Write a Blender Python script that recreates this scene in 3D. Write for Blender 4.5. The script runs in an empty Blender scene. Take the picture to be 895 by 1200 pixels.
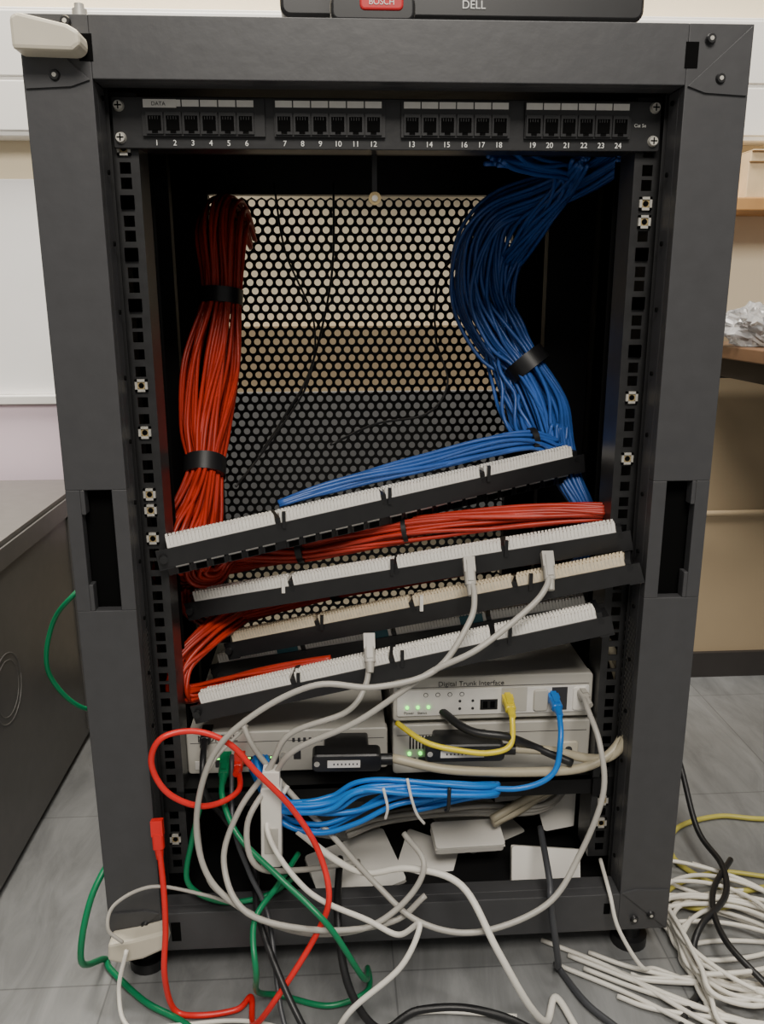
import bpy, math, random
from mathutils import Vector, Matrix, noise
random.seed(7)
D=bpy.data; SC=bpy.context.scene
# ------------------------------------------------------------ materials
def mat(name,col,rough=.5,metal=0.,var=.08,scale=30.,bump=0.,emit=None,spec=.5,trans=0):
    m=D.materials.new(name); m.use_nodes=True; nt=m.node_tree; b=nt.nodes['Principled BSDF']
    b.inputs['Roughness'].default_value=rough; b.inputs['Metallic'].default_value=metal
    b.inputs['Specular IOR Level'].default_value=spec; b.inputs['Transmission Weight'].default_value=trans
    tc=nt.nodes.new('ShaderNodeTexCoord'); n=nt.nodes.new('ShaderNodeTexNoise')
    n.inputs['Scale'].default_value=scale; n.inputs['Detail'].default_value=4
    nt.links.new(tc.outputs['Object'],n.inputs['Vector'])
    r=nt.nodes.new('ShaderNodeValToRGB'); c=Vector(col)
    r.color_ramp.elements[0].color=(*[max(0,x*(1-var)) for x in c],1); r.color_ramp.elements[0].position=.3
    r.color_ramp.elements[1].color=(*[min(1,x*(1+var)) for x in c],1); r.color_ramp.elements[1].position=.7
    nt.links.new(n.outputs['Fac'],r.inputs['Fac']); nt.links.new(r.outputs['Color'],b.inputs['Base Color'])
    if bump:
        bp=nt.nodes.new('ShaderNodeBump'); bp.inputs['Strength'].default_value=bump; bp.inputs['Distance'].default_value=.002
        nt.links.new(n.outputs['Fac'],bp.inputs['Height']); nt.links.new(bp.outputs['Normal'],b.inputs['Normal'])
    if emit:
        b.inputs['Emission Color'].default_value=(*emit,1); b.inputs['Emission Strength'].default_value=3
    return m
M={}
M['grey']=mat('rack_grey_paint',(.052,.052,.055),.42,0,.06,60,.15)
M['dark']=mat('interior_black_steel',(.007,.007,.0075),.5,0,.1,40,0,None,.3)
M['rail']=mat('rail_dark_steel',(.04,.04,.041),.35,.5,.15,80)
M['hole']=mat('deep_black',(.002,.002,.002),.9,0,.05,30,0,None,.1)
M['zinc']=mat('zinc_steel',(.55,.53,.48),.35,.35,.15,150)
M['brass']=mat('brass',(.42,.32,.16),.4,.4,.1,100)
M['black']=mat('black_plastic',(.011,.011,.012),.38,0,.1,60)
M['blackm']=mat('black_powder_steel',(.016,.016,.017),.33,0,.1,80,.1)
M['white']=mat('white_plastic',(.78,.75,.69),.4,0,.03,30)
M['idc']=mat('idc_white_plastic',(.88,.85,.79),.4,0,.05,200)
M['idcc']=mat('idc_cream_plastic',(.76,.65,.47),.45,0,.1,200)
M['teal']=mat('teal_plastic',(.01,.13,.17),.4)
M['beige']=mat('beige_plastic',(.62,.57,.46),.4,0,.05,30)
M['case']=mat('light_grey_case',(.48,.46,.41),.45,0,.03,40)
M['label']=mat('paper_label',(.72,.70,.66),.6,0,.05,90)
M['red']=mat('red_cable_pvc',(.43,.026,.012),.42,0,.2,25)
M['blue']=mat('blue_cable_pvc',(.026,.095,.35),.38,0,.2,25)
M['bblue']=mat('bright_blue_pvc',(.01,.17,.58),.35,0,.1,25)
M['gcab']=mat('grey_cable_pvc',(.40,.38,.34),.4,0,.06,25)
M['wcab']=mat('white_cable_pvc',(.72,.69,.62),.4,0,.06,25)
M['green']=mat('green_cable_pvc',(.004,.18,.07),.35,0,.1,25)
M['rcab']=mat('red_patch_pvc',(.70,.018,.015),.35,0,.08,25)
M['yellow']=mat('yellow_cable_pvc',(.78,.62,.03),.35,0,.08,25)
M['ycab']=mat('dull_yellow_pvc',(.44,.39,.08),.4,0,.08,25)
M['bcab']=mat('beige_cable_pvc',(.44,.39,.28),.42,0,.08,25)
M['kcab']=mat('black_cable_pvc',(.012,.012,.013),.4)
M['dgcab']=mat('dark_grey_cable_pvc',(.05,.052,.058),.4)
M['led']=mat('green_led',(.1,.9,.1),.4,0,.02,10,0,(.15,1,.1))
M['ink']=mat('dark_ink',(.03,.03,.033),.6)
M['wink']=mat('white_ink',(.75,.75,.72),.6)
M['logo']=mat('red_ink',(.55,.015,.02),.5)
M['pc']=mat('pc_grey_metal',(.115,.110,.104),.42,.2,.06,50)
M['pctop']=mat('pc_lid_grey',(.15,.14,.13),.45,.2,.06,50)
M['wood']=mat('table_wood',(.12,.065,.035),.45,0,.3,12)
M['wood2']=mat('shelf_wood',(.50,.27,.10),.45,0,.25,12)
M['card']=mat('cardboard',(.62,.47,.28),.8,0,.06,40)
M['clear']=mat('plastic_bag_film',(.70,.70,.71),.12,0,.1,50,.6,None,.6,.65)
M['screen']=mat('lcd_screen',(.008,.008,.01),.15)
M['wallw']=mat('wall_cream_paint',(.80,.69,.50),.8,0,.03,6,.05)
M['tan']=mat('wall_shade_pipe_tan',(.38,.29,.18),.8,0,.05,6,.05)  # tan for painted-in wall shade; the thin pipe uses it too
M['trunk']=mat('trunking_white',(.82,.80,.76),.5,0,.02,10)
M['board']=mat('white_board',(.94,.92,.90),.6,0,.02,10)
M['lav']=mat('pale_lavender_board',(.86,.70,.78),.6,0,.02,10)
M['skirt']=mat('skirting_dark',(.03,.026,.024),.6)
M['shade_grey']=mat('wall_shade_grey',(.19,.19,.19),.6,0,.08,10)  # dark grey standing for shade on the wall behind the rack
def floormat():
    m=D.materials.new('marbled_vinyl_tile'); m.use_nodes=True; nt=m.node_tree; b=nt.nodes['Principled BSDF']
    b.inputs['Roughness'].default_value=.42
    tc=nt.nodes.new('ShaderNodeTexCoord'); mp=nt.nodes.new('ShaderNodeMapping'); mp.inputs['Scale'].default_value=(5,1.3,1)
    mp.inputs['Rotation'].default_value=(0,0,.12)
    n=nt.nodes.new('ShaderNodeTexNoise'); n.inputs['Scale'].default_value=5; n.inputs['Detail'].default_value=9; n.inputs['Roughness'].default_value=.68; n.inputs['Distortion'].default_value=.8
    r=nt.nodes.new('ShaderNodeValToRGB'); e=r.color_ramp.elements
    e[0].position=.32; e[0].color=(.140,.143,.144,1); e[1].position=.68; e[1].color=(.240,.244,.244,1)
    br=nt.nodes.new('ShaderNodeTexBrick'); br.offset=0; br.inputs['Scale'].default_value=1; br.inputs['Brick Width'].default_value=.305; br.inputs['Row Height'].default_value=.305
    br.inputs['Mortar Size'].default_value=.0010; br.inputs['Color1'].default_value=(1,1,1,1); br.inputs['Color2'].default_value=(.93,.93,.93,1); br.inputs['Mortar'].default_value=(.6,.6,.6,1)
    mx=nt.nodes.new('ShaderNodeMixRGB'); mx.blend_type='MULTIPLY'; mx.inputs['Fac'].default_value=1
    L=nt.links.new
    L(tc.outputs['Object'],mp.inputs['Vector']); L(mp.outputs['Vector'],n.inputs['Vector']); L(n.outputs['Fac'],r.inputs['Fac'])
    L(tc.outputs['Object'],br.inputs['Vector']); L(r.outputs['Color'],mx.inputs['Color1']); L(br.outputs['Color'],mx.inputs['Color2']); L(mx.outputs['Color'],b.inputs['Base Color'])
    return m
M['floor']=floormat()
# ------------------------------------------------------------ mesh builder
def catmull(P,n=8):
    P=[Vector(p) for p in P]
    if len(P)<3: return P
    Q=[P[0]*2-P[1]]+P+[P[-1]*2-P[-2]]; out=[]
    for i in range(1,len(Q)-2):
        a,b,c,d=Q[i-1],Q[i],Q[i+1],Q[i+2]
        for k in range(n):
            t=k/n; out.append(.5*((2*b)+(c-a)*t+(2*a-5*b+4*c-d)*t*t+(-a+3*b-3*c+d)*t**3))
    out.append(P[-1]); return out
def frames(P):
    T=[]
    for i in range(len(P)):
        t=P[min(i+1,len(P)-1)]-P[max(i-1,0)]
        T.append(t.normalized() if t.length>1e-9 else Vector((0,0,1)))
    a=Vector((0,1,0)) if abs(T[0].y)<.8 else Vector((1,0,0))
    N=[(a-T[0]*a.dot(T[0])).normalized()]
    for i in range(1,len(P)):
        v=N[-1]-T[i]*N[-1].dot(T[i]); N.append(v.normalized() if v.length>1e-6 else N[-1])
    return T,N,[t.cross(n) for t,n in zip(T,N)]
class MB:
    def __init__(s): s.v=[];s.f=[];s.m=[];s.s=[];s.mats=[];s.M=Matrix()
    def mi(s,k):
        if k not in s.mats: s.mats.append(k)
        return s.mats.index(k)
    def add(s,vs,fs,k,sm=False):
        o=len(s.v); i=s.mi(k)
        s.v+=[s.M@Vector(v) for v in vs]
        for f in fs: s.f.append([o+x for x in f]); s.m.append(i); s.s.append(sm)
    def box(s,x0,x1,y0,y1,z0,z1,k):
        s.add([(x,y,z) for z in(z0,z1) for y in(y0,y1) for x in(x0,x1)],
          [(0,2,3,1),(4,5,7,6),(0,1,5,4),(2,6,7,3),(0,4,6,2),(1,3,7,5)],k)
    def rbox(s,x0,x1,y0,y1,z0,z1,k,r=.004,seg=3):
        # box whose XZ outline has rounded corners (extruded along Y), with softened front edge
        pts=[]
        for cx,cz,a0 in((x1-r,z1-r,0),(x0+r,z1-r,90),(x0+r,z0+r,180),(x1-r,z0+r,270)):
            for j in range(seg+1):
                a=math.radians(a0+90*j/seg); pts.append((cx,cz,math.cos(a),math.sin(a)))
        e=r*.3; rings=[(y0,r-e),(y0+e,r),(y1,r)]; vs=[];n=len(pts)
        for y,rr in rings: vs+=[(cx+c*rr,y,cz+q*rr) for cx,cz,c,q in pts]
        fs=[tuple(range(n)),tuple(range(3*n-1,2*n-1,-1))]
        for l in range(2):
            for i in range(n): j=(i+1)%n; fs.append((l*n+j,l*n+i,(l+1)*n+i,(l+1)*n+j))
        s.add(vs,fs,k)
    def prism(s,poly,y0,y1,k):
        n=len(poly); vs=[(x,y0,z) for x,z in poly]+[(x,y1,z) for x,z in poly]
        fs=[tuple(range(n)),tuple(range(2*n-1,n-1,-1))]+[((i+1)%n,i,n+i,n+(i+1)%n) for i in range(n)]
        s.add(vs,fs,k)
    def cyl(s,p0,p1,r,k,n=14,r2=None,caps=True):
        p0=Vector(p0);p1=Vector(p1); T,N,B=frames([p0,p1]); r2=r if r2 is None else r2; vs=[]
        for p,q,rr in((p0,0,r),(p1,1,r2)):
            for i in range(n): a=2*math.pi*i/n; vs.append(p+N[q]*math.cos(a)*rr+B[q]*math.sin(a)*rr)
        s.add(vs,[(i,(i+1)%n,n+(i+1)%n,n+i) for i in range(n)],k,True)
        if caps: s.add(vs,[tuple(range(n-1,-1,-1)),tuple(range(n,2*n))],k)
    def tube(s,pts,r,k,n=8,res=8,smooth=True):
        P=catmull(pts,res) if smooth else [Vector(p) for p in pts]
        T,N,B=frames(P); vs=[]
        for i,p in enumerate(P):
            for j in range(n): a=2*math.pi*j/n; vs.append(p+(N[i]*math.cos(a)+B[i]*math.sin(a))*r)
        fs=[(i*n+j,i*n+(j+1)%n,(i+1)*n+(j+1)%n,(i+1)*n+j) for i in range(len(P)-1) for j in range(n)]
        fs+=[tuple(range(n-1,-1,-1)),tuple((len(P)-1)*n+j for j in range(n))]
        s.add(vs,fs,k,True)
    def bundle(s,ctrl,rads,k,count,r,twist=1.2,wob=.25,res=7,flat=1.0):
        C=catmull([(*c,) for c in ctrl],res); RR=catmull([(x,0,0) for x in rads],res); T,N,B=frames(C); L=len(C)
        for c in range(count):
            a0=random.random()*6.28; q0=math.sqrt((c+.5)/count); ph=random.random()*6.28; fr=random.uniform(.8,2.2); pts=[]
            for i in range(L):
                t=i/(L-1); a=a0+twist*t+wob*math.sin(ph+fr*6.28*t)*1.2; q=min(1,max(.05,q0+wob*.6*math.sin(ph*2+fr*5*t)))*RR[i].x
                pts.append(C[i]+N[i]*math.cos(a)*q*flat+B[i]*math.sin(a)*q)
            s.tube(pts,r,k,6,1,False)
    def obj(s,name,parent=None,bevel=0,loc=None):
        me=D.meshes.new(name); me.from_pydata([tuple(v) for v in s.v],[],s.f)
        for k in s.mats: me.materials.append(M[k])
        me.polygons.foreach_set('material_index',s.m); me.polygons.foreach_set('use_smooth',s.s); me.update()
        o=D.objects.new(name,me); SC.collection.objects.link(o)
        if parent: o.parent=parent
        if bevel:
            b=o.modifiers.new('bevel','BEVEL'); b.width=bevel; b.segments=2; b.limit_method='ANGLE'
        return o
def empty(name):
    o=D.objects.new(name,None); SC.collection.objects.link(o); o.empty_display_size=.05; return o
def text(s,size,M4,k,parent,name,align='CENTER'):
    cu=D.curves.new('t','FONT'); cu.body=s; cu.size=size; cu.align_x=align; cu.extrude=.0001
    o=D.objects.new('t',cu); SC.collection.objects.link(o)
    bpy.context.view_layer.update(); dg=bpy.context.evaluated_depsgraph_get()
    me=D.meshes.new_from_object(o.evaluated_get(dg)); me.materials.clear(); me.materials.append(M[k])
    D.objects.remove(o); t=D.objects.new(name,me); SC.collection.objects.link(t); t.matrix_world=M4
    if parent: t.parent=parent
    return t
RX=Matrix.Rotation(math.pi/2,4,'X')
def TM(x,y,z): return Matrix.Translation((x,y,z))@RX
def rotM(c,rx=0,ry=0,rz=0):
    return Matrix.Translation(c)@Matrix.Rotation(rz,4,'Z')@Matrix.Rotation(ry,4,'Y')@Matrix.Rotation(rx,4,'X')
# ------------------------------------------------------------ room
b=MB(); b.box(-2.6,2.6,-2.6,.70,-.05,0,'floor'); b.obj('floor')
b=MB(); b.box(-2.6,2.6,.70,.80,0,2.6,'wallw'); b.obj('wall_back')
b=MB(); b.box(-2.6,2.6,.655,.699,.953,1.13,'trunk'); b.box(-2.6,2.6,.652,.655,.960,1.030,'trunk'); b.box(-2.6,2.6,.652,.655,1.036,1.125,'trunk'); b.obj('trim_1',bevel=.004)
b=MB(); b.box(-2.6,-.36,.685,.699,.555,.895,'board'); b.box(-2.6,-.36,.67,.699,.540,.555,'trunk'); b.box(-2.6,-.36,.68,.699,.30,.538,'lav'); b.obj('trim_2',bevel=.002)
b=MB(); b.box(-2.6,2.6,.685,.699,0,.05,'skirt'); b.obj('baseboard_back')
b=MB(); b.box(-.30,.34,.68,.699,.30,.555,'shade_grey'); b.box(-.30,.34,.69,.699,.555,.665,'tan'); b.obj('wall_shade_bands')  # grey and tan bands paint shade onto the wall behind the mesh
b=MB(); b.box(.345,2.6,.694,.699,.05,.66,'tan'); b.obj('wall_shade_right')  # tan sheet paints in the wall shade below table height
# ------------------------------------------------------------ rack cabinet
rack=empty('server_rack_cabinet')
Z0,Z1=.04,.931; XI=.245; DP=.50
b=MB()
for sx in(-1,1):
    def X(a,c): return (min(sx*a,sx*c),max(sx*a,sx*c))
    x0,x1=X(.3,XI)
    b.box(x0,x1,0,.012,Z0,.426,'grey'); b.box(x0,x1,0,.012,.543,Z1,'grey')
    q0,q1=X(.3,.287); b.box(q0,q1,0,.012,.426,.543,'grey')
    q0,q1=X(.2585,XI); b.box(q0,q1,0,.012,.426,.543,'grey')
    q0,q1=X(.287,.283); b.box(q0,q1,0,.012,.426,.452,'grey'); b.box(q0,q1,0,.012,.520,.543,'grey')
    q0,q1=X(.29,.25); b.box(q0,q1,.016,.03,.42,.55,'hole')
    q0,q1=X(XI+.002,XI); b.box(q0,q1,.012,.034,Z0+.045,.884,'grey')
    q0,q1=X(XI+.03,XI-.003); b.box(q0,q1,.034,.036,Z0+.04,.89,'dark')
    q0,q1=X(.300,.2985); b.box(q0,q1,.012,DP,Z0,Z1,'grey')
    q0,q1=X(.2985,.296); b.box(q0,q1,.036,DP,Z0,Z1,'dark')
b.box(-XI,XI,0,.012,.884,Z1,'grey'); b.box(-XI,XI,.012,.03,.884,.887,'grey')
b.box(-XI,XI,0,.012,Z0,.086,'grey'); b.box(-XI,XI,.012,.03,.083,.086,'grey')
b.box(-.3,.3,.012,DP,Z1-.003,Z1,'grey'); b.box(-.296,.296,.012,DP,Z1-.006,Z1-.003,'dark')
b.box(-.3,.3,.012,DP,.052,.058,'dark')
b.box(-.3,-.224,DP-.02,DP,Z0,Z1,'dark'); b.box(.204,.3,DP-.02,DP,Z0,Z1,'dark')
b.box(-.3,.3,DP-.02,DP,.850,Z1,'dark'); b.box(-.3,.3,DP-.02,DP,Z0,.10,'dark')
b.box(-.285,-.255,.36,.38,.06,.92,'dark'); b.box(.225,.285,.36,.38,.06,.92,'dark')
b.box(-.25,.25,.10,.115,.845,.885,'dark')
b.obj('frame',rack,bevel=.0012)
b=MB()
for poly in([(.298,.929),(.247,.883),(.262,.878),(.298,.876)],[(-.298,.929),(-.298,.876),(-.262,.878),(-.247,.883)],
            [(.298,.042),(.298,.09),(.262,.092),(.247,.088)],[(-.298,.042),(-.247,.088),(-.262,.092),(-.298,.09)]):
    b.prism(poly,-.002,.0005,'grey')
b.box(.243,.254,-.0006,.001,.897,.917,'hole'); b.box(-.254,-.243,-.0006,.001,.897,.917,'hole')
b.box(-.236,-.226,-.0006,.001,.052,.075,'hole'); b.box(.228,.235,-.0006,.001,.062,.075,'hole')
for x,z in((.263,.919),(.274,.889),(-.274,.919),(-.274,.886),(.28,.06),(.262,.055),(-.262,.075),(-.262,.925)):
    b.cyl((x,-.002,z),(x,-.0045,z),.0045,'blackm',16,.0035); b.cyl((x,-.0045,z),(x,-.0047,z),.0018,'zinc',8)
for i in range(14):
    z=.12+i*.058
    b.cyl((.2435,.02,z),(.242,.02,z),.0022,'hole',8); b.cyl((-.2435,.02,z),(-.242,.02,z),.0022,'hole',8)
for i in range(34): b.box(-.10+i*.0062,-.0965+i*.0062,.0299,.0301,.8875,.8895,'zinc' if i%3==0 else 'hole')
for sx in(-1,1):
    for yy in(.03,.45):
        b.cyl((sx*.27,yy,0),(sx*.27,yy,.012),.020,'black',20); b.cyl((sx*.27,yy,.012),(sx*.27,yy,.042),.012,'black',14)
b.obj('gussets_screws_feet',rack,bevel=.0004)
b=MB()
b.prism([(-.298,.899),(-.298,.922),(-.292,.925),(-.255,.917),(-.246,.912),(-.246,.902),(-.252,.898)],-.026,0,'beige')
b.prism([(-.298,.050),(-.296,.070),(-.270,.074),(-.238,.082),(-.236,.062),(-.262,.050),(-.285,.046)],-.022,0,'beige')
b.obj('hinge_blocks',rack,bevel=.003)
b=MB()
RZ0,RZ1=.10,.884
for sx in(-1,1):
    cx=sx*.2345; w=.0125; h=.0048
    ys=(.046,.0478)
    zz=[];z=.112
    k=0
    while z<.875:
        zz.append(z); z+=(.015875,.015875,.0127)[k%3]; k+=1
    b.box(cx-w,cx-h,*ys,RZ0,RZ1,'rail'); b.box(cx+h,cx+w,*ys,RZ0,RZ1,'rail')
    pz=RZ0
    for z in zz: b.box(cx-h,cx+h,*ys,pz,z-h,'rail'); pz=z+h
    b.box(cx-h,cx+h,*ys,pz,RZ1,'rail')
    xi=cx-sx*w; b.box(min(xi,xi+sx*.0018),max(xi,xi+sx*.0018),.0478,.085,RZ0,RZ1,'rail')
    b.box(cx-w,cx+w,.10,.101,RZ0,RZ1,'hole')
    nuts=(.8314,.801,.7905,.7576,.7463,.7126,.7009,.626,.5819,.526,.5132,.476,.150) if sx<0 else (.797,.786,.755,.743,.7126,.701,.668,.658,.615,.5576,.18,.146)
    for z in nuts:
        z=min(zz,key=lambda q:abs(q-z))
        for a in((-.0058,-.0035,-.0058,.0058),(.0035,.0058,-.0058,.0058),(-.0058,.0058,-.0058,-.0035),(-.0058,.0058,.0035,.0058)):
            b.box(cx+a[0],cx+a[1],.0435,.050,z+a[2],z+a[3],'zinc')
        b.cyl((cx,.049,z),(cx,.0445,z),.0042,'brass',10); b.cyl((cx,.0446,z),(cx,.0440,z),.0026,'hole',10)
b.obj('mounting_rails',rack)
def mesh_panel(b,x0,x1,z0,z1,p,r,k,place):
    R=p/math.sqrt(3); rows=int((z1-z0)/(p*math.sqrt(3)/2)); cols=int((x1-x0)/p)
    for j in range(rows):
        for i in range(cols):
            cx=x0+p*(i+.5+(.5 if j%2 else 0)); cz=z0+(j+.5)*p*math.sqrt(3)/2
            if cx+p/2>x1+p*.3: continue
            out=[];inn=[]
            for a in range(12):
                an=math.radians(90+30*a); rr=R if a%2==0 else R*math.cos(math.pi/6)
                out.append(place(cx+math.cos(an)*rr,cz+math.sin(an)*rr)); inn.append(place(cx+math.cos(an)*r,cz+math.sin(an)*r))
            b.add(out+inn,[(a,(a+1)%12,12+(a+1)%12,12+a) for a in range(12)],k)
b=MB(); mesh_panel(b,-.226,.206,.098,.853,.0137,.0048,'dark',lambda x,z:(x,DP-.012,z)); b.obj('rear_perforated_door',rack)
b=MB()
mesh_panel(b,.012,.045,.26,.40,.006,.0021,'pc',lambda x,z:(-.244,x-.002,z)); mesh_panel(b,.012,.045,.26,.40,.006,.0021,'pc',lambda x,z:(.244,x-.002,z))
b.obj('side_perforated_strips',rack)
b=MB(); b.box(-.015,-.010,.092,.096,.80,.846,'rail'); b.cyl((-.0125,.09,.803),(-.0125,.086,.803),.006,'brass'); b.cyl((-.0125,.086,.803),(-.0125,.085,.803),.003,'zinc',8); b.obj('latch',rack,bevel=.0005)
b=MB(); b.box(-.222,.222,.05,.36,.196,.200,'dark'); b.box(-.222,.222,.05,.052,.178,.2,'dark'); b.box(-.245,-.222,.044,.048,.178,.2,'dark'); b.box(.222,.245,.044,.048,.178,.2,'dark')
b.obj('equipment_shelf',rack)
# ------------------------------------------------------------ top patch panel
pp=empty('patch_panel')
b=MB(); b.rbox(-.241,.241,.038,.041,.838,.8795,'blackm',.002); b.box(-.222,.222,.041,.075,.840,.878,'blackm')
for g,(a,c,pstart) in enumerate(((-.2130,-.112,-.204),(-.1000,-.0076,-.0935),(.0103,.1023,.0178),(.1195,.2107,.1255))):
    b.box(a-.002,c+.002,.0345,.038,.8475,.8775,'black')
    if g==0: b.box(a,-.185,.0334,.0346,.870,.8765,'label')
    for i in range(6):
        x=pstart+i*.0155
        b.box(x-.0072,x+.0072,.0338,.0346,.8710,.8763,'label')
        b.box(x-.0072,x+.0072,.0325,.0346,.8490,.8665,'blackm'); b.box(x-.0056,x+.0056,.0322,.0326,.8515,.8635,'hole')
        b.box(x-.0025,x+.0025,.0322,.0326,.8495,.852,'hole')
        for q in range(4): b.box(x-.004+q*.0022,x-.0034+q*.0022,.0320,.0322,.8605,.8630,'rail')
for x,z in((-.2345,.8465),(-.2345,.8720),(.2345,.8465),(.2345,.8740)):
    b.cyl((x,.038,z),(x,.0345,z),.0048,'zinc',16,.0038); b.box(x-.003,x+.003,.0343,.0346,z-.0006,z+.0006,'hole'); b.box(x-.0006,x+.0006,.0343,.0346,z-.003,z+.003,'hole')
b.obj('panel_body',pp,bevel=.0003)
n=1
for ps in(-.204,-.0935,.0178,.1255):
    for i in range(6): text(str(n),.0065,TM(ps+i*.0155,.0374,.8405),'wink',pp,'port_number_%d'%n); n+=1
text('Cat 5e',.004,TM(.222,.0374,.858),'wink',pp,'cat_label'); text('DATA',.0045,TM(-.20,.0332,.8715),'ink',pp,'data_label')
# ------------------------------------------------------------ hanging punch-down panels
def hang(P0,P1,idc,lower=False,teal=False):
    P0=Vector(P0);P1=Vector(P1); ax=(P1-P0); L=ax.length; ax.normalize()
    up=Vector((0,0,1)); up=(up-ax*up.dot(ax)).normalized(); yy=up.cross(ax).normalized()
    if yy.y<0: yy=-yy
    Mx=Matrix(((ax.x,yy.x,up.x,P0.x),(ax.y,yy.y,up.y,P0.y),(ax.z,yy.z,up.z,P0.z),(0,0,0,1)))
    b=MB(); b.M=Mx
    b.box(0,L,0,.0018,-.0125,.0065,'blackm')
    b.box(0,L,.0018,.042,-.0030,-.001,'black')
    b.box(0,L,.042,.0436,-.012,.004,'blackm')
    for e in(0,L-.014): b.box(e,e+.014,.0,.044,-.0140,-.0120,'blackm')
    b.cyl((.006,-.001,-.002),(.006,-.006,-.002),.004,'blackm',14); b.cyl((L-.006,.02,-.014),(L-.006,.02,-.018),.005,'zinc',14)
    s=.012; seg=(L-2*s-.012)/4
    for g in range(4):
        x0=s+g*(seg+.004); x1=x0+seg-.0015
        for y0,y1,zt in((.002,.013,.0155),(.022,.032,.0095)):
            b.box(x0,x1,y0,y1,-.001,zt,idc)
            nt=30; st=(x1-x0)/nt
            for i in range(nt):
                b.box(x0+i*st+st*.12,x0+i*st+st*.78,y0,y0+.0035,zt,zt+.0024,idc); b.box(x0+i*st+st*.12,x0+i*st+st*.78,y1-.0035,y1,zt,zt+.0024,idc)
            if y0<.01:
                for i in range(nt): b.box(x0+i*st+st*.84,x0+i*st+st*.96,y0-.0002,y0+.001,.0085,zt,'case')
            if teal and g in(0,1,2): b.box(x1-.03,x1-.004,y0-.001,y0+.006,.004,.0165,'teal')
        b.box(x1,x1+.0055,.001,.036,.001,.012,'black')
        b.cyl((x1+.0037,-.0005,.003),(x1+.0037,.001,.003),.003,'black',8)
    if lower:
        b.M=Mx@Matrix.Translation((0,.010,-.0125))@Matrix.Rotation(.35,4,'X')
        b.box(.008,L-.012,0,.003,-.014,0,'black')
        for g in range(4):
            x0=s+g*(seg+.004)
            for i in range(6):
                x=x0+.004+i*seg/6.2; b.box(x,x+.0145,-.0012,.0,-.0135,-.005,'blackm'); b.box(x+.002,x+.0125,-.0016,-.001,-.0125,-.006,'hole'); b.box(x,x+.013,-.0012,0,-.0048,-.0018,'label')
    return b.obj('punchdown_patch_panel'), Mx, L
PA=hang((-.229,.03,.468),(.224,.15,.535),'idc',True)
PB=hang((-.222,.12,.380),(.239,.03,.480),'idc')
PC=hang((-.186,.155,.316),(.240,.0,.456),'idcc')
PD=hang((-.210,.19,.274),(.235,.10,.376),'idc',False,True)
PE=hang((-.210,.055,.289),(.215,.0,.402),'idc')
def on(P,t,y,z): return P[1]@Vector((t*P[2],y,z))
# ------------------------------------------------------------ fixed cable bundles
cr=.0024
b=MB()
b.bundle([(-.174,.42,.79),(-.184,.37,.812),(-.189,.33,.790),(-.190,.31,.715),(-.202,.28,.631),(-.204,.22,.567),(-.201,.18,.526),(-.206,.14,.485),(-.214,.115,.458),(-.212,.13,.440)],
         [.022,.028,.030,.023,.034,.028,.019,.027,.033,.024],'red',60,cr,1.0,.2)
b.bundle([(-.215,.15,.445),(-.238,.15,.415),(-.225,.155,.400)]+[on(PB,t,.040,.018+h) for t,h in((.06,.020),(.15,.020),(.27,.016),(.4,.018),(.55,.018),(.7,.014),(.85,.008),(.97,0))],
         [.024,.022,.019,.018,.017,.015,.014,.014,.012,.010,.008,.004],'red',34,cr,3,.3)
b.bundle([(-.200,.13,.45),(-.21,.13,.42),(-.19,.14,.41)]+[on(PB,t,.046,.030+h) for t,h in((.12,.010),(.3,.006),(.5,.004),(.65,0))],
         [.02,.014,.010,.010,.008,.007,.004],'red',12,cr,2,.3)
b.bundle([(-.225,.15,.40),(-.22,.17,.36),(-.19,.19,.345)]+[on(PC,t,.046,.018+h) for t,h in((.12,.012),(.28,.016),(.45,.014),(.62,.012),(.8,.006),(.95,0))],
         [.014,.014,.014,.015,.014,.013,.012,.010,.005],'red',26,cr,3,.3)
b.bundle([(-.17,.19,.352),(-.20,.13,.345),(-.225,.10,.325),(-.230,.09,.300),(-.218,.10,.290)]+[on(PE,t,.040,.008) for t in(.06,.15,.25,.34)],
         [.016,.013,.012,.013,.011,.009,.008,.006,.003],'red',20,cr,3,.3)
for p,q,r in(((-.190,.31,.722),(-.191,.307,.704),.027),((-.2015,.186,.535),(-.2015,.174,.518),.024),(on(PB,.27,.040,.034),on(PB,.285,.040,.034),.017),(on(PC,.28,.046,.034),on(PC,.295,.046,.034),.017),(on(PB,.52,.040,.036),on(PB,.53,.040,.036),.015)):
    b.cyl(p,q,r,'black',20)
b.obj('red_cable_bundle')
b=MB()
b.bundle([(.235,.10,.852),(.225,.20,.842),(.192,.25,.828),(.150,.30,.812),(.130,.32,.771),(.130,.32,.710),(.155,.30,.658),(.180,.28,.628),(.203,.24,.580),(.206,.20,.545),(.212,.17,.510),(.228,.15,.478),(.235,.14,.45)],
         [.016,.018,.020,.023,.034,.037,.034,.023,.025,.018,.014,.010,.008],'blue',58,cr,.9,.25)
b.bundle([(.10,.09,.846),(.15,.14,.842),(.20,.19,.840),(.19,.25,.80),(.165,.30,.755)],[.016,.010,.014,.014,.012],'blue',18,cr,1.,.35)
b.bundle([(.195,.12,.846),(.205,.2,.832),(.18,.27,.80),(.165,.31,.74),(.165,.30,.68),(.178,.28,.63)],[.010,.012,.013,.014,.012,.01],'blue',16,cr,1.,.35)
b.bundle([(.15,.30,.66),(.165,.28,.59),(.18,.24,.548),(.195,.20,.535)],[.02,.018,.014,.008],'blue',20,cr,1.,.35)
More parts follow.
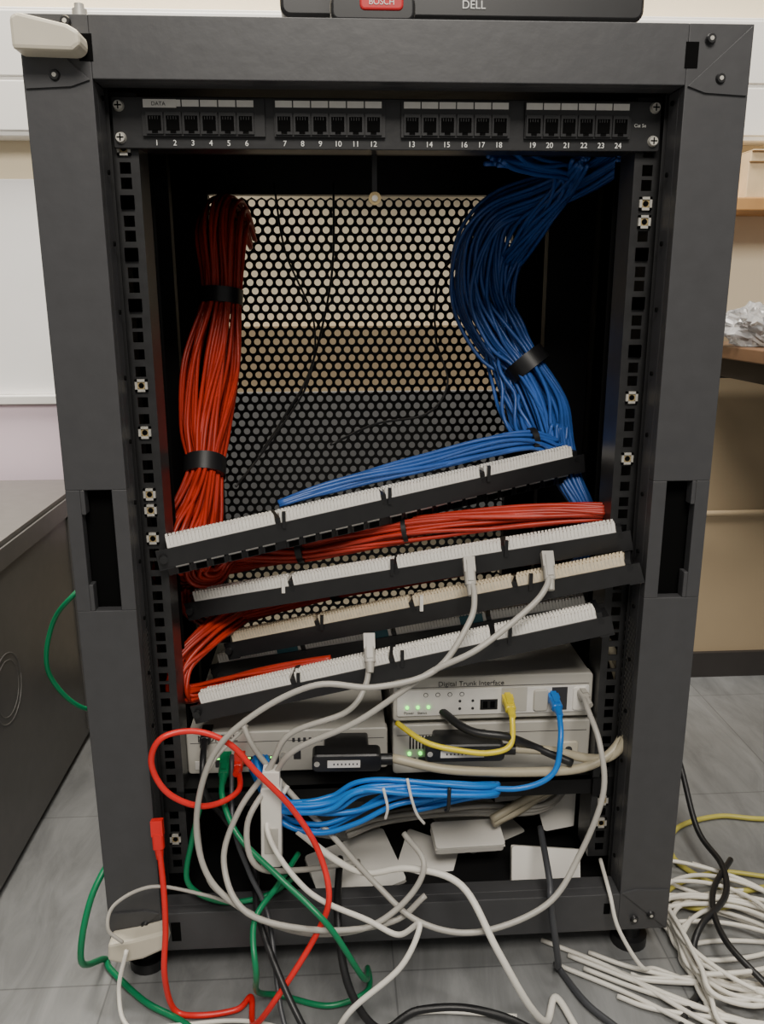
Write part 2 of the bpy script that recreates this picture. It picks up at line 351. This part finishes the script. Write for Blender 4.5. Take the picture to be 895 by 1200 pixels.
b.bundle([(.206,.20,.565),(.200,.19,.545)]+[on(PA,t,.040,.015+h) for t,h in((.90,.010),(.78,.012),(.64,.010),(.5,.008),(.38,.004),(.28,0))],[.012,.012,.011,.010,.009,.007,.006,.003],'blue',20,cr,2,.3)
b.bundle([(.230,.14,.48),(.225,.13,.43),(.20,.14,.40)],[.008,.007,.006],'blue',9,cr,1,.3)
b.cyl((.178,.28,.639),(.190,.275,.624),.028,'black',20); b.cyl(on(PA,.92,.040,.026),on(PA,.905,.040,.026),.013,'black',14)
b.obj('blue_cable_bundle')
b=MB()
for P,t in((PA,.27),(PA,.51),(PA,.75),(PB,.24),(PB,.49),(PB,.74),(PC,.27),(PC,.52),(PC,.77),(PE,.27),(PE,.52),(PE,.77)):
    p=on(P,t,-.001,.004); k='black' if random.random()<.6 else 'white'
    b.box(p.x-.0018,p.x+.0018,p.y-.002,p.y+.002,p.z-.003,p.z+.014,k)
b.obj('cable_tie_set')
b=MB()
b.tube([(-.13,.44,.86),(-.115,.40,.77),(-.08,.40,.68),(-.09,.38,.60),(-.14,.30,.53),(-.17,.2,.50)],.0014,'kcab')
b.tube([(-.05,.44,.86),(-.055,.42,.74),(-.085,.40,.62),(-.12,.36,.56),(-.15,.28,.52)],.0016,'kcab')
b.tube([(.14,.44,.78),(.09,.40,.74),(.085,.40,.66),(.10,.38,.60),(.07,.36,.56),(0,.34,.55),(-.06,.3,.53)],.0016,'kcab')
b.obj('thin_black_wires')
# ------------------------------------------------------------ telephone system units
def unit(name,x0,x1,y0,z0,z1,kind):
    e=empty(name); b=MB(); yb=y0+.25
    b.rbox(x0,x1,y0,y0+.012,z0,z1,'case',.004); b.box(x0+.002,x1-.002,y0+.012,yb,z0+.002,z1-.002,'case')
    for x in(x0+.02,x1-.02): b.cyl((x,y0+.02,z0-.003),(x,y0+.02,z0+.002),.006,'black')
    b.box(x0+.004,x1-.004,y0-.0004,y0+.001,z1-.0125,z1-.0118,'ink')
    if kind=='main':
        for i in range(5): b.box(x0+.030+i*.0145,x0+.042+i*.0145,y0-.0008,y0+.001,z0+.008,z0+.020,'ink'); b.box(x0+.032+i*.0145,x0+.040+i*.0145,y0-.0010,y0,z0+.0175,z0+.0195,'led')
        for i in range(9): b.box(x1-.105+i*.006,x1-.102+i*.006,y0-.0006,y0+.001,z0+.036,z0+.041,'ink')
        b.cyl((x0+.018,y0-.001,z0+.026),(x0+.018,y0+.001,z0+.026),.006,'zinc'); b.box(x0+.008,x0+.024,y0-.0006,y0+.001,z0+.006,z0+.016,'label')
        b.cyl((x1-.115,y0-.002,z0+.021),(x1-.115,y0,z0+.021),.0035,'zinc'); b.box(x1-.104,x1-.096,y0-.0008,y0,z0+.015,z0+.026,'ink')
        text('NORTEL',.0115,TM(x0+.034,y0-.0006,z1-.0105),'ink',e,'front_label')
    if kind=='dti':
        b.rbox(x0+.004,x1-.004,y0-.0015,y0+.001,z0+.006,z1-.014,'label',.002)
        for i in range(3): b.cyl((x0+.015+i*.0115,y0-.003,z0+.017),(x0+.015+i*.0115,y0-.001,z0+.017),.0018,'led',10)
        for i in range(2):
            for j in range(2): b.cyl((x0+.072+i*.014,y0-.002,z0+.014+j*.009),(x0+.072+i*.014,y0-.001,z0+.014+j*.009),.0016,'ink',8)
        for i in range(4): b.cyl((x0+.035+i*.013,y0-.0018,z0+.031),(x0+.035+i*.013,y0-.001,z0+.031),.0026,'ink',12); b.cyl((x0+.035+i*.013,y0-.0021,z0+.031),(x0+.035+i*.013,y0-.0017,z0+.031),.0019,'label',12)
        b.box(x0+.094,x0+.113,y0-.0022,y0-.001,z0+.012,z0+.024,'black'); b.box(x0+.097,x0+.102,y0-.0026,y0-.002,z0+.014,z0+.022,'hole'); b.box(x0+.105,x0+.110,y0-.0026,y0-.002,z0+.014,z0+.022,'hole')
        b.box(x0+.117,x0+.145,y0-.0022,y0-.001,z0+.009,z0+.037,'case')
        b.rbox(x0+.152,x0+.168,y0-.004,y0-.001,z0+.009,z0+.034,'case',.003); b.box(x0+.172,x0+.189,y0-.0022,y0-.001,z0+.009,z0+.036,'ink')
        b.rbox(x0+.195,x0+.210,y0-.003,y0-.001,z0+.008,z0+.036,'white',.003)
        text('Digital Trunk Interface',.0078,TM(x0+.084,y0-.0006,z1-.0108),'ink',e,'front_label')
        text('Power   Status',.0042,TM(x0+.024,y0-.0018,z0+.009),'ink',e,'led_label')
    if kind=='media':
        for i in range(9):
            x=x0+.018+i*.0035; b.box(x,x+.0016,y0-.0006,y0+.001,z0+.030,z0+.046,'hole')
        for i in range(2): b.box(x0+.016+i*.012,x0+.025+i*.012,y0-.0014,y0,z0+.014,z0+.020,'ink')
        for i in range(2): b.cyl((x0+.018+i*.012,y0-.002,z0+.025),(x0+.018+i*.012,y0,z0+.025),.002,'led',8)
        b.rbox(x0+.182,x0+.205,y0-.003,y0,z0+.012,z0+.034,'beige',.003); b.cyl((x0+.194,y0-.004,z0+.025),(x0+.194,y0-.002,z0+.025),.004,'ink')
    b.obj('housing',e,bevel=.0006); return e
unit('telephone_system_unit',-.222,-.002,.075,.203,.253,'main')
unit('telephone_system_unit',.003,.221,.062,.203,.262,'media')
unit('digital_trunk_unit',.003,.220,.060,.268,.319,'dti')
def amph(x0,x1,y,z,tail):
    b=MB(); b.M=rotM(((x0+x1)/2,y,z),0,0.02,0); w=(x1-x0)/2
    b.rbox(-w,w,-.008,.012,-.010,.010,'black',.005); b.rbox(-w+.012,w-.012,.010,.045,-.006,.006,'black',.003)
    b.box(-w+.016,w-.022,-.0088,-.0078,-.004,.004,'label'); b.cyl((w-.004,0,0),(w+.012,0,0),.006,'black')
    b.cyl((-w+.005,-.0085,0),(-w+.005,-.0065,0),.003,'zinc',10)
    for i in range(7): b.box(-w+.022+i*.004,-w+.0235+i*.004,-.0090,-.0087,-.001,.001,'ink')
    b.M=Matrix(); b.tube(tail,.005,'bcab',10)
    return b.obj('telco_connector_cable')
amph(-.084,-.012,.03,.242,[(.0,.03,.242),(.06,.02,.232),(.15,.02,.226),(.21,.025,.228),(.245,.035,.250),(.252,.05,.285),(.245,.08,.33),(.24,.12,.36)])
amph(.034,.118,.03,.249,[(.128,.03,.249),(.17,.03,.244),(.21,.03,.234),(.235,.03,.236),(.250,.03,.262),(.2525,.05,.31),(.24,.1,.35)])
# ------------------------------------------------------------ patch cables
def cable(name,pts,k,r=.003,plug=None,plug2=None,boot=None):
    b=MB(); P=[Vector(p) for p in pts]; b.tube(P,r,k,10,9)
    for q,(a,c) in((plug,(P[0],P[1])),(plug2,(P[-1],P[-2]))):
        if q:
            d=(Vector(q)).normalized(); z=Vector((0,0,1)) if abs(d.z)<.9 else Vector((0,1,0)); x=d.cross(z).normalized(); z=x.cross(d)
            b.M=Matrix(((x.x,d.x,z.x,a.x),(x.y,d.y,z.y,a.y),(x.z,d.z,z.z,a.z),(0,0,0,1)))
            b.box(-.0058,.0058,.006,.022,-.004,.004,boot or 'gcab'); b.rbox(-.0056,.0056,-.008,.008,-.0048,.0048,k,.003); b.box(-.003,.003,-.004,.018,.004,.0062,k)
            b.cyl((0,-.018,0),(0,-.007,0),.0036,k,10,.0048)
            b.M=Matrix()
    return b.obj(name)
cable('grey_patch_cable',[(.079,.036,.438),(.081,.02,.426),(.073,0,.405),(.038,-.02,.365),(-.02,-.03,.354),(-.076,-.03,.358),(-.133,-.03,.331),(-.176,-.03,.288),(-.196,-.03,.218),(-.186,-.04,.160),(-.146,-.05,.124),(-.09,-.05,.098),(-.03,-.05,.102),(.012,-.04,.127),(.028,-.03,.158),(.01,0,.172)],'gcab',.003,(0,.6,.8))
cable('grey_patch_cable',[(.156,.024,.446),(.150,.01,.436),(.132,0,.419),(.079,-.02,.386),(.030,-.02,.361),(-.036,-.02,.314),(-.100,-.01,.278),(-.124,0,.239),(-.148,-.02,.205),(-.140,-.03,.163),(-.10,0,.133),(-.036,.05,.102)],'gcab',.003,(0,.6,.8))
cable('grey_patch_cable',[(-.023,.03,.360),(-.028,.015,.334),(-.048,0,.313),(-.104,0,.291),(-.126,0,.254),(-.157,-.01,.213),(-.172,-.03,.169),(-.147,-.06,.133),(-.073,-.06,.109),(-.004,-.04,.099),(.03,-.03,.12)],'gcab',.003,(0,.6,.8))
cable('grey_patch_cable',[(.208,.056,.296),(.206,.03,.292),(.211,0,.268),(.211,-.02,.224),(.188,-.03,.162),(.150,-.05,.119),(.079,-.06,.099),(.021,-.05,.106),(-.021,-.02,.129),(-.064,0,.172),(-.107,.02,.211),(-.142,.03,.256),(-.155,.04,.280)],'gcab',.003,(-.2,1,.3))
cable('white_flat_cable',[(-.1,.0,.18),(-.06,-.01,.15),(-.029,-.01,.134),(.015,-.02,.145),(.065,-.04,.138),(.095,-.08,.095),(.125,-.09,.04),(.148,-.08,.006),(.165,-.05,.005),(.176,-.09,.005),(.19,-.16,.005)],'wcab',.0036)
cable('white_flat_cable',[(-.11,.02,.22),(-.13,-.01,.19),(-.09,-.04,.14),(-.03,-.05,.11),(.0,-.06,.1),(.02,-.07,.12),(.0,-.09,.09),(-.05,-.1,.05),(-.07,-.1,.006),(-.08,-.14,.005),(-.03,-.17,.005)],'wcab',.0028)
cable('red_patch_cable',[(-.164,.05,.228),(-.160,.01,.222),(-.189,-.02,.226),(-.221,-.03,.248),(-.235,-.03,.281),(-.223,-.03,.308),(-.192,-.02,.308),(-.161,-.02,.293),(-.137,-.02,.262),(-.105,-.02,.222),(-.079,-.03,.180),(-.068,-.05,.140),(-.082,-.06,.103),(-.118,-.08,.055),(-.145,-.07,.010),(-.152,-.03,.0045),(-.165,-.045,.0045),(-.203,-.05,.0045),(-.228,-.045,.008),(-.234,-.05,.055),(-.232,-.04,.100),(-.233,-.03,.138),(-.238,-.015,.185)],'rcab',.003,(0,1,0),(-.05,.2,1),'rcab')
cable('green_patch_cable',[(-.178,.045,.226),(-.176,.01,.216),(-.157,-.02,.190),(-.115,-.04,.154),(-.069,-.07,.123),(-.035,-.06,.05),(-.029,.0,.006),(-.031,-.03,.0045),(-.071,-.046,.0045),(-.121,-.03,.0045),(-.142,-.05,.03),(-.138,-.09,.09),(-.141,-.06,.123),(-.12,-.02,.132),(-.101,.02,.138)],'green',.003,(0,1,.3),None,'green')
cable('green_patch_cable',[(-.205,.04,.185),(-.212,.02,.159),(-.217,.01,.115),(-.183,.01,.090),(-.137,.01,.095),(-.106,.02,.109)],'green',.003)
cable('green_floor_cable',[(-.33,.30,.40),(-.358,.2,.380),(-.395,.2,.336),(-.406,.2,.270),(-.370,.22,.211),(-.33,.3,.2)],'green',.003)
cable('green_floor_cable',[(-.29,.04,.15),(-.315,.0,.11),(-.325,-.02,.05),(-.318,.03,.006),(-.308,.016,.0045),(-.262,-.029,.0045),(-.213,-.061,.0045),(-.15,-.12,.0045)],'green',.0034)
cable('yellow_patch_cable',[(.126,.045,.291),(.126,.03,.285),(.122,.015,.262),(.100,.012,.255),(.070,.015,.257),(.035,.025,.262),(.006,.05,.272)],'yellow',.003,(0,1,.2),None,'yellow')
cable('blue_patch_cable',[(.176,.045,.291),(.176,.03,.286),(.173,.01,.268),(.164,.0,.236),(.129,.0,.220),(.070,.0,.224),(.008,.0,.217),(-.045,.0,.200),(-.098,.0,.207),(-.144,.035,.232)],'bblue',.003,(0,1,.2),None,'bblue')
def blues():
    b=MB()
    b.bundle([(-.145,.05,.232),(-.125,.01,.205),(-.095,.0,.203),(-.06,.0,.206),(-.035,.0,.222),(0,0,.226),(.05,0,.224),(.09,0,.220),(.10,.01,.214),(.06,.02,.205),(.02,.02,.195)],[.012,.010,.009,.012,.013,.013,.011,.009,.009,.012,.010],'bblue',7,.003,2,.3)
    b.bundle([(-.15,.05,.225),(-.12,.01,.19),(-.08,.0,.180),(-.04,.0,.190),(.0,.0,.210),(.04,.0,.214)],[.006,.006,.007,.009,.009,.008],'bblue',3,.003,2,.3)
    b.tube([(.012,-.014,.245),(.016,-.018,.225),(.022,-.016,.205),(.03,-.01,.19)],.0015,'white'); b.tube([(-.012,-.014,.235),(-.008,-.017,.215),(-.01,-.014,.20)],.0015,'white'); b.tube([(.055,-.013,.232),(.054,-.014,.210),(.052,-.010,.204)],.002,'black')
    return b.obj('blue_patch_cable_coil')
blues()
cable('black_power_cable',[(-.20,.07,.25),(-.197,.03,.247),(-.195,.02,.215),(-.18,.04,.17),(-.15,.03,.12),(-.14,-.03,.10),(-.10,-.10,.05),(-.06,-.13,.006),(0,-.17,.006),(.06,-.2,.006)],'kcab',.0034,(0,1,0),None,'black')
cable('black_power_cable',[(-.057,.06,.10),(-.06,-.03,.098),(-.05,-.07,.05),(-.02,-.08,.007),(.02,-.06,.007),(.081,-.063,.007),(.14,-.10,.007),(.2,-.2,.007)],'kcab',.0040)
cable('black_power_cable',[(.05,.07,.28),(.08,.03,.272),(.12,.02,.268),(.15,.03,.25),(.19,.02,.235)],'kcab',.0045)
cable('dark_grey_cable',[(.17,.06,.13),(.165,-.005,.112),(.163,-.022,.095),(.172,-.03,.03),(.178,-.01,.0055),(.195,-.06,.005),(.222,-.10,.005),(.25,-.16,.005)],'dgcab',.0036)
cable('dark_grey_cable',[(-.17,.05,.24),(-.165,.0,.19),(-.15,-.01,.14),(-.13,-.03,.10),(-.11,-.1,.03),(-.06,-.14,.006)],'dgcab',.0025)
cable('grey_thin_cable',[(-.153,.06,.269),(-.185,.02,.25),(-.200,0,.21),(-.19,-.02,.14),(-.16,-.02,.11),(-.196,-.02,.124),(-.245,-.025,.140),(-.282,-.03,.125),(-.288,-.04,.105),(-.275,-.04,.088)],'gcab',.0018)
cable('grey_thin_cable',[(-.275,-.03,.07),(-.2835,-.04,.03),(-.27,-.06,.004),(-.22,-.06,.004),(-.15,-.06,.004),(-.05,-.09,.004),(.02,-.06,.004),(.12,-.07,.004)],'wcab',.0022)
cable('white_flat_cable',[(.235,.04,.10),(.232,-.004,.09),(.238,-.02,.06),(.262,-.03,.02),(.285,-.02,.005),(.33,-.05,.005)],'wcab',.0022)
b=MB()
for i in range(15):
    cx=.37+random.uniform(-.03,.05); cy=-.005+random.uniform(-.06,.05); rx=.11+random.uniform(-.03,.05); ry=.075+random.uniform(-.03,.03); tilt=random.uniform(-.8,.3); z=.004+i*.0018
    pts=[]
    for q in range(13):
        a=q*.5236*1.05+i*.4; x=rx*math.cos(a); y=ry*math.sin(a); pts.append((max(.318,cx+x*math.cos(tilt)-y*math.sin(tilt)),cy+x*math.sin(tilt)+y*math.cos(tilt),max(.004,z+.006*math.sin(a*2+i))))
    b.tube(pts,.0026,'wcab',8,6)
for i in range(8):
    o=i*.010; d=random.uniform(-.03,.03)
    b.tube([(.17+i*.012,.03-i*.012+d,.004),(.24+o*.5,-.02-o*.6+d,.005),(.30+o,-.09+o*.3+d,.010),(.36+o,-.13+o+d,.006),(.43,-.13+o*1.6,.005),(.55,-.09+o*1.6,.004)],.0026,'wcab',8,8)
b.obj('white_cable_pile')
cable('yellow_floor_cable',[(.66,.23,.0045),(.535,.234,.0045),(.472,.244,.0045),(.403,.219,.0045),(.376,.158,.0045),(.417,.10,.0045),(.464,.097,.006),(.56,.12,.0045)],'ycab',.0035)
cable('yellow_floor_cable',[(.60,.13,.0045),(.50,.115,.0045),(.42,.13,.0045),(.345,.10,.0045),(.36,.06,.012),(.43,.05,.025)],'ycab',.003)
cable('black_floor_cable',[(.40,.32,.16),(.412,.25,.092),(.408,.17,.04),(.412,.107,.034),(.39,.05,.036),(.345,.01,.034),(.328,-.01,.02),(.318,-.05,.0055),(.30,-.07,.0055),(.279,-.10,.0055),(.26,-.18,.0055)],'kcab',.0038)
cable('black_floor_cable',[(.43,.12,.03),(.38,.06,.034),(.36,.0,.035),(.37,-.05,.03),(.42,-.10,.006),(.52,-.14,.0055)],'kcab',.0036)
# ------------------------------------------------------------ sockets in base of rack
def sock(name,c,rot,w,d,h,kind):
    b=MB(); b.M=rotM(c,*rot)@RX
    b.rbox(-w/2,w/2,-h,0,-d/2,d/2,'white',.004)
    b.box(-w/2-.0003,w/2+.0003,-h*.32,-h*.28,-d/2-.0003,d/2+.0003,'case')
    if kind=='plate':
        b.box(-w*.3,w*.3,-h-.002,-h+.001,-d*.25,d*.25,'white'); b.box(-w*.12,w*.12,-h-.0024,-h-.0018,-d*.18,d*.02,'ink')
        for s in(-1,1): b.cyl((s*w*.4,-h-.001,0),(s*w*.4,-h,0),.003,'zinc')
    if kind=='mod':
        for s in(-1,1):
            b.rbox(s*w*.23-w*.2,s*w*.23+w*.2,-h-.006,-h,-d*.38,d*.38,'white',.002); b.box(s*w*.23-w*.11,s*w*.23+w*.11,-h-.0065,-h-.0058,-d*.28,d*.05,'case')
            b.box(s*w*.23-w*.06,s*w*.23+w*.06,-h-.009,-h-.006,d*.12,d*.30,'white')
    if kind=='blank':
        b.rbox(-w*.44,w*.44,-h-.0015,-h,-d*.42,d*.42,'white',.003); b.box(-w*.08,w*.08,-h*.8,-h*.35,-d/2-.0008,-d/2,'case')
    return b.obj(name,bevel=.0006)
sock('wall_socket_box',(-.040,.085,.068),(.30,-.14,.30),.100,.075,.024,'blank')
sock('wall_socket_box',(-.045,.19,.063),(.0,0,-.3),.085,.085,.030,'blank')
sock('wall_socket_box',(.048,.10,.068),(.45,.22,-.30),.065,.050,.018,'blank')
sock('data_module_outlet',(.092,.085,.108),(.30,.05,.1),.082,.036,.012,'mod')
sock('data_module_outlet',(.178,.055,.076),(1.0,.03,-.12),.078,.050,.018,'mod')
sock('wall_socket_box',(.212,.13,.130),(1.15,-.35,-.25),.065,.085,.030,'blank')
sock('wall_socket_box',(.12,.17,.063),(.1,0,.5),.085,.085,.03,'plate')
b=MB(); b.M=rotM((-.126,.0,.19),0,.03,0); b.rbox(-.0105,.0105,-.008,.012,-.047,.045,'white',.003); b.box(-.007,.007,-.009,-.007,-.03,.0,'case'); b.box(-.0085,.0085,-.006,.010,.045,.062,'white'); b.obj('line_adapter',bevel=.0008)
b=MB(); b.M=rotM((.17,.19,.12),1.2,0,.1); b.box(-.03,.03,-.035,.035,.0,.001,'label'); b.obj('paper_label')
b=MB(); b.bundle([(.246,.10,.24),(.235,.09,.19),(.20,.09,.16),(.16,.09,.14),(.12,.08,.125)],[.008,.01,.011,.010,.008],'bcab',4,.005,1,.2); b.bundle([(.22,.12,.15),(.18,.1,.13),(.10,.11,.125),(.0,.12,.11),(-.05,.1,.105)],[.004,.006,.008,.008,.006],'gcab',4,.003,1,.3); b.obj('grey_cable_loom')
# ------------------------------------------------------------ objects on top of rack
mon=empty('computer_monitor'); b=MB(); zb=.975
b.rbox(-.100,.258,.15,.19,zb,zb+.30,'black',.010,5); b.box(-.082,.240,.1495,.152,zb+.028,zb+.285,'screen'); b.rbox(-.07,.228,.19,.215,zb+.02,zb+.26,'black',.012)
b.box(.05,.11,.19,.21,.945,zb+.12,'black'); b.rbox(-.02,.18,.12,.30,.9315,.945,'black',.003)
b.obj('housing',mon,bevel=.002); text('DELL',.0105,TM(.088,.1492,zb+.009),'wink',mon,'bezel_logo')
dr=empty('cordless_drill'); b=MB()
b.rbox(-.052,.018,.01,.085,.9315,.952,'black',.007,4); b.rbox(-.040,.008,.015,.075,.950,.964,'black',.005)
b.tube([(-.016,.045,.96),(-.018,.05,1.0),(-.014,.055,1.05),(-.008,.06,1.09)],.017,'black',14); b.cyl((-.008,.10,1.10),(-.008,-.01,1.11),.026,'black',20,.022); b.cyl((-.008,-.01,1.11),(-.008,-.045,1.114),.016,'zinc',16,.010)
b.rbox(-.028,.008,.0085,.016,.9395,.956,'logo',.004); b.obj('drill_body',dr,bevel=.0015); text('BOSCH',.0065,TM(-.010,.008,.9435),'wink',dr,'battery_logo')
b=MB(); b.cyl((-.256,.02,.9315),(-.256,.02,.94),.006,'zinc'); b.cyl((-.256,.02,.94),(-.256,.02,.944),.004,'zinc'); b.obj('loose_screw')
# ------------------------------------------------------------ desktop tower at left
pc=empty('computer_tower'); b=MB()
b.box(-.92,-.472,-.10,.56,.012,.400,'pc'); b.box(-.92,-.474,-.10,.64,.400,.418,'pctop'); b.box(-.472,-.469,-.10,.56,.385,.412,'pc')
b.box(-.92,-.469,.52,.64,.02,.41,'pc')
for x in(-.55,-.85):
    for y in(-.05,.5): b.box(x-.02,x+.02,y-.02,y+.02,0,.012,'black')
def ring(b,x,y,z,R,r,k):
    P=[(x,y+R*math.cos(a*math.pi/16),z+R*math.sin(a*math.pi/16)) for a in range(33)]; b.tube(P,r,k,8,1,False)
ring(b,-.4722,.235,.235,.045,.0012,'pc'); ring(b,-.4722,.235,.235,.036,.0010,'pc')
b.box(-.4725,-.4685,.18,.23,.345,.385,'hole'); b.box(-.4685,-.466,.185,.225,.35,.356,'pctop')
b.obj('case',pc,bevel=.003)
# ------------------------------------------------------------ right table & shelf
tb=empty('side_table'); b=MB()
b.box(.548,1.5,.25,.645,.618,.638,'wood'); b.box(.575,1.48,.30,.315,.56,.618,'skirt')
for x in(.9,1.45): b.box(x,x+.035,.30,.335,0,.618,'skirt')
b.box(1.42,1.45,.60,.635,0,.618,'skirt'); b.box(.575,.60,.30,.64,.585,.618,'skirt')
b.obj('table_top_and_legs',tb,bevel=.002)
b=MB(); b.box(.45,1.6,.60,.698,.842,.862,'wood2'); b.obj('wall_shelf',bevel=.002)
b=MB(); b.box(.60,.95,.61,.69,.8625,.93,'card'); b.box(.60,.95,.605,.612,.915,.932,'card'); b.box(.60,.772,.60,.69,.930,.932,'card'); b.box(.776,.95,.60,.69,.930,.932,'card'); b.obj('cardboard_box',bevel=.001)
b=MB(); b.M=Matrix.Translation((.585,.50,.667)); vs=[];fs=[];nu,nv=44,24
for j in range(nv+1):
    for i in range(nu):
        th=math.pi*j/nv; ph=2*math.pi*i/nu; v=Vector((math.sin(th)*math.cos(ph),math.sin(th)*math.sin(ph),math.cos(th)))
        q=1+.35*noise.noise(v*2.3)+.35*abs(noise.noise(v*5.1)); vs.append((v.x*.046*q,v.y*.04*q,max(-.0285,v.z*.029*q)))
for j in range(nv):
    for i in range(nu): fs.append((j*nu+i,(j+1)*nu+i,(j+1)*nu+(i+1)%nu,j*nu+(i+1)%nu))
b.add(vs,fs,'clear'); b.M=Matrix(); b.tube([(.56,.49,.655),(.58,.50,.670),(.60,.49,.66),(.61,.50,.675)],.009,'skirt',10)
b.obj('crumpled_plastic_bag')
b=MB(); b.tube([(.47,.67,.585),(.60,.67,.583),(.9,.67,.58)],.009,'skirt',12); b.cyl((.60,.67,.583),(.60,.67,.55),.014,'skirt'); b.tube([(.45,.67,.33),(.8,.67,.33),(1.4,.67,.33)],.006,'tan',12)
b.obj('heating_pipe')
# ------------------------------------------------------------ lights
def area(name,loc,target,size,sy,power,col=(1,1,1)):
    l=D.lights.new(name,'AREA'); l.shape='RECTANGLE'; l.size=size; l.size_y=sy; l.energy=power; l.color=col
    o=D.objects.new(name,l); SC.collection.objects.link(o); o.location=loc
    d=Vector(target)-Vector(loc); o.rotation_euler=d.to_track_quat('-Z','Y').to_euler(); return o
area('ceiling_light_front',(.05,-1.45,2.0),(0,.1,.35),.9,.6,43,(1,.94,.85))
area('wall_fill_rear',(-.45,.33,2.35),(-.3,.66,.5),2.0,.3,95,(1,.95,.86))  # added fill lamp, brightens the back wall and the view through the mesh
w=D.worlds.new('world'); SC.world=w; w.use_nodes=True; w.node_tree.nodes['Background'].inputs[0].default_value=(1,.97,.92,1); w.node_tree.nodes['Background'].inputs[1].default_value=.30
# ------------------------------------------------------------ camera
p,yw,r=.2532,.0566,-.0034
f=Vector((math.sin(yw)*math.cos(p),math.cos(yw)*math.cos(p),-math.sin(p))); rt=Vector((math.cos(yw),-math.sin(yw),0)); up=rt.cross(f)
r2=rt*math.cos(r)+up*math.sin(r); u2=up*math.cos(r)-rt*math.sin(r)
cd=D.cameras.new('camera'); cam=D.objects.new('camera',cd); SC.collection.objects.link(cam)
cam.matrix_world=Matrix(((r2.x,u2.x,-f.x,-.0542),(r2.y,u2.y,-f.y,-.7517),(r2.z,u2.z,-f.z,.7126),(0,0,0,1)))
cd.sensor_fit='VERTICAL'; cd.sensor_height=36; cd.lens=974.97/1200*36; cd.clip_start=.02
SC.camera=cam
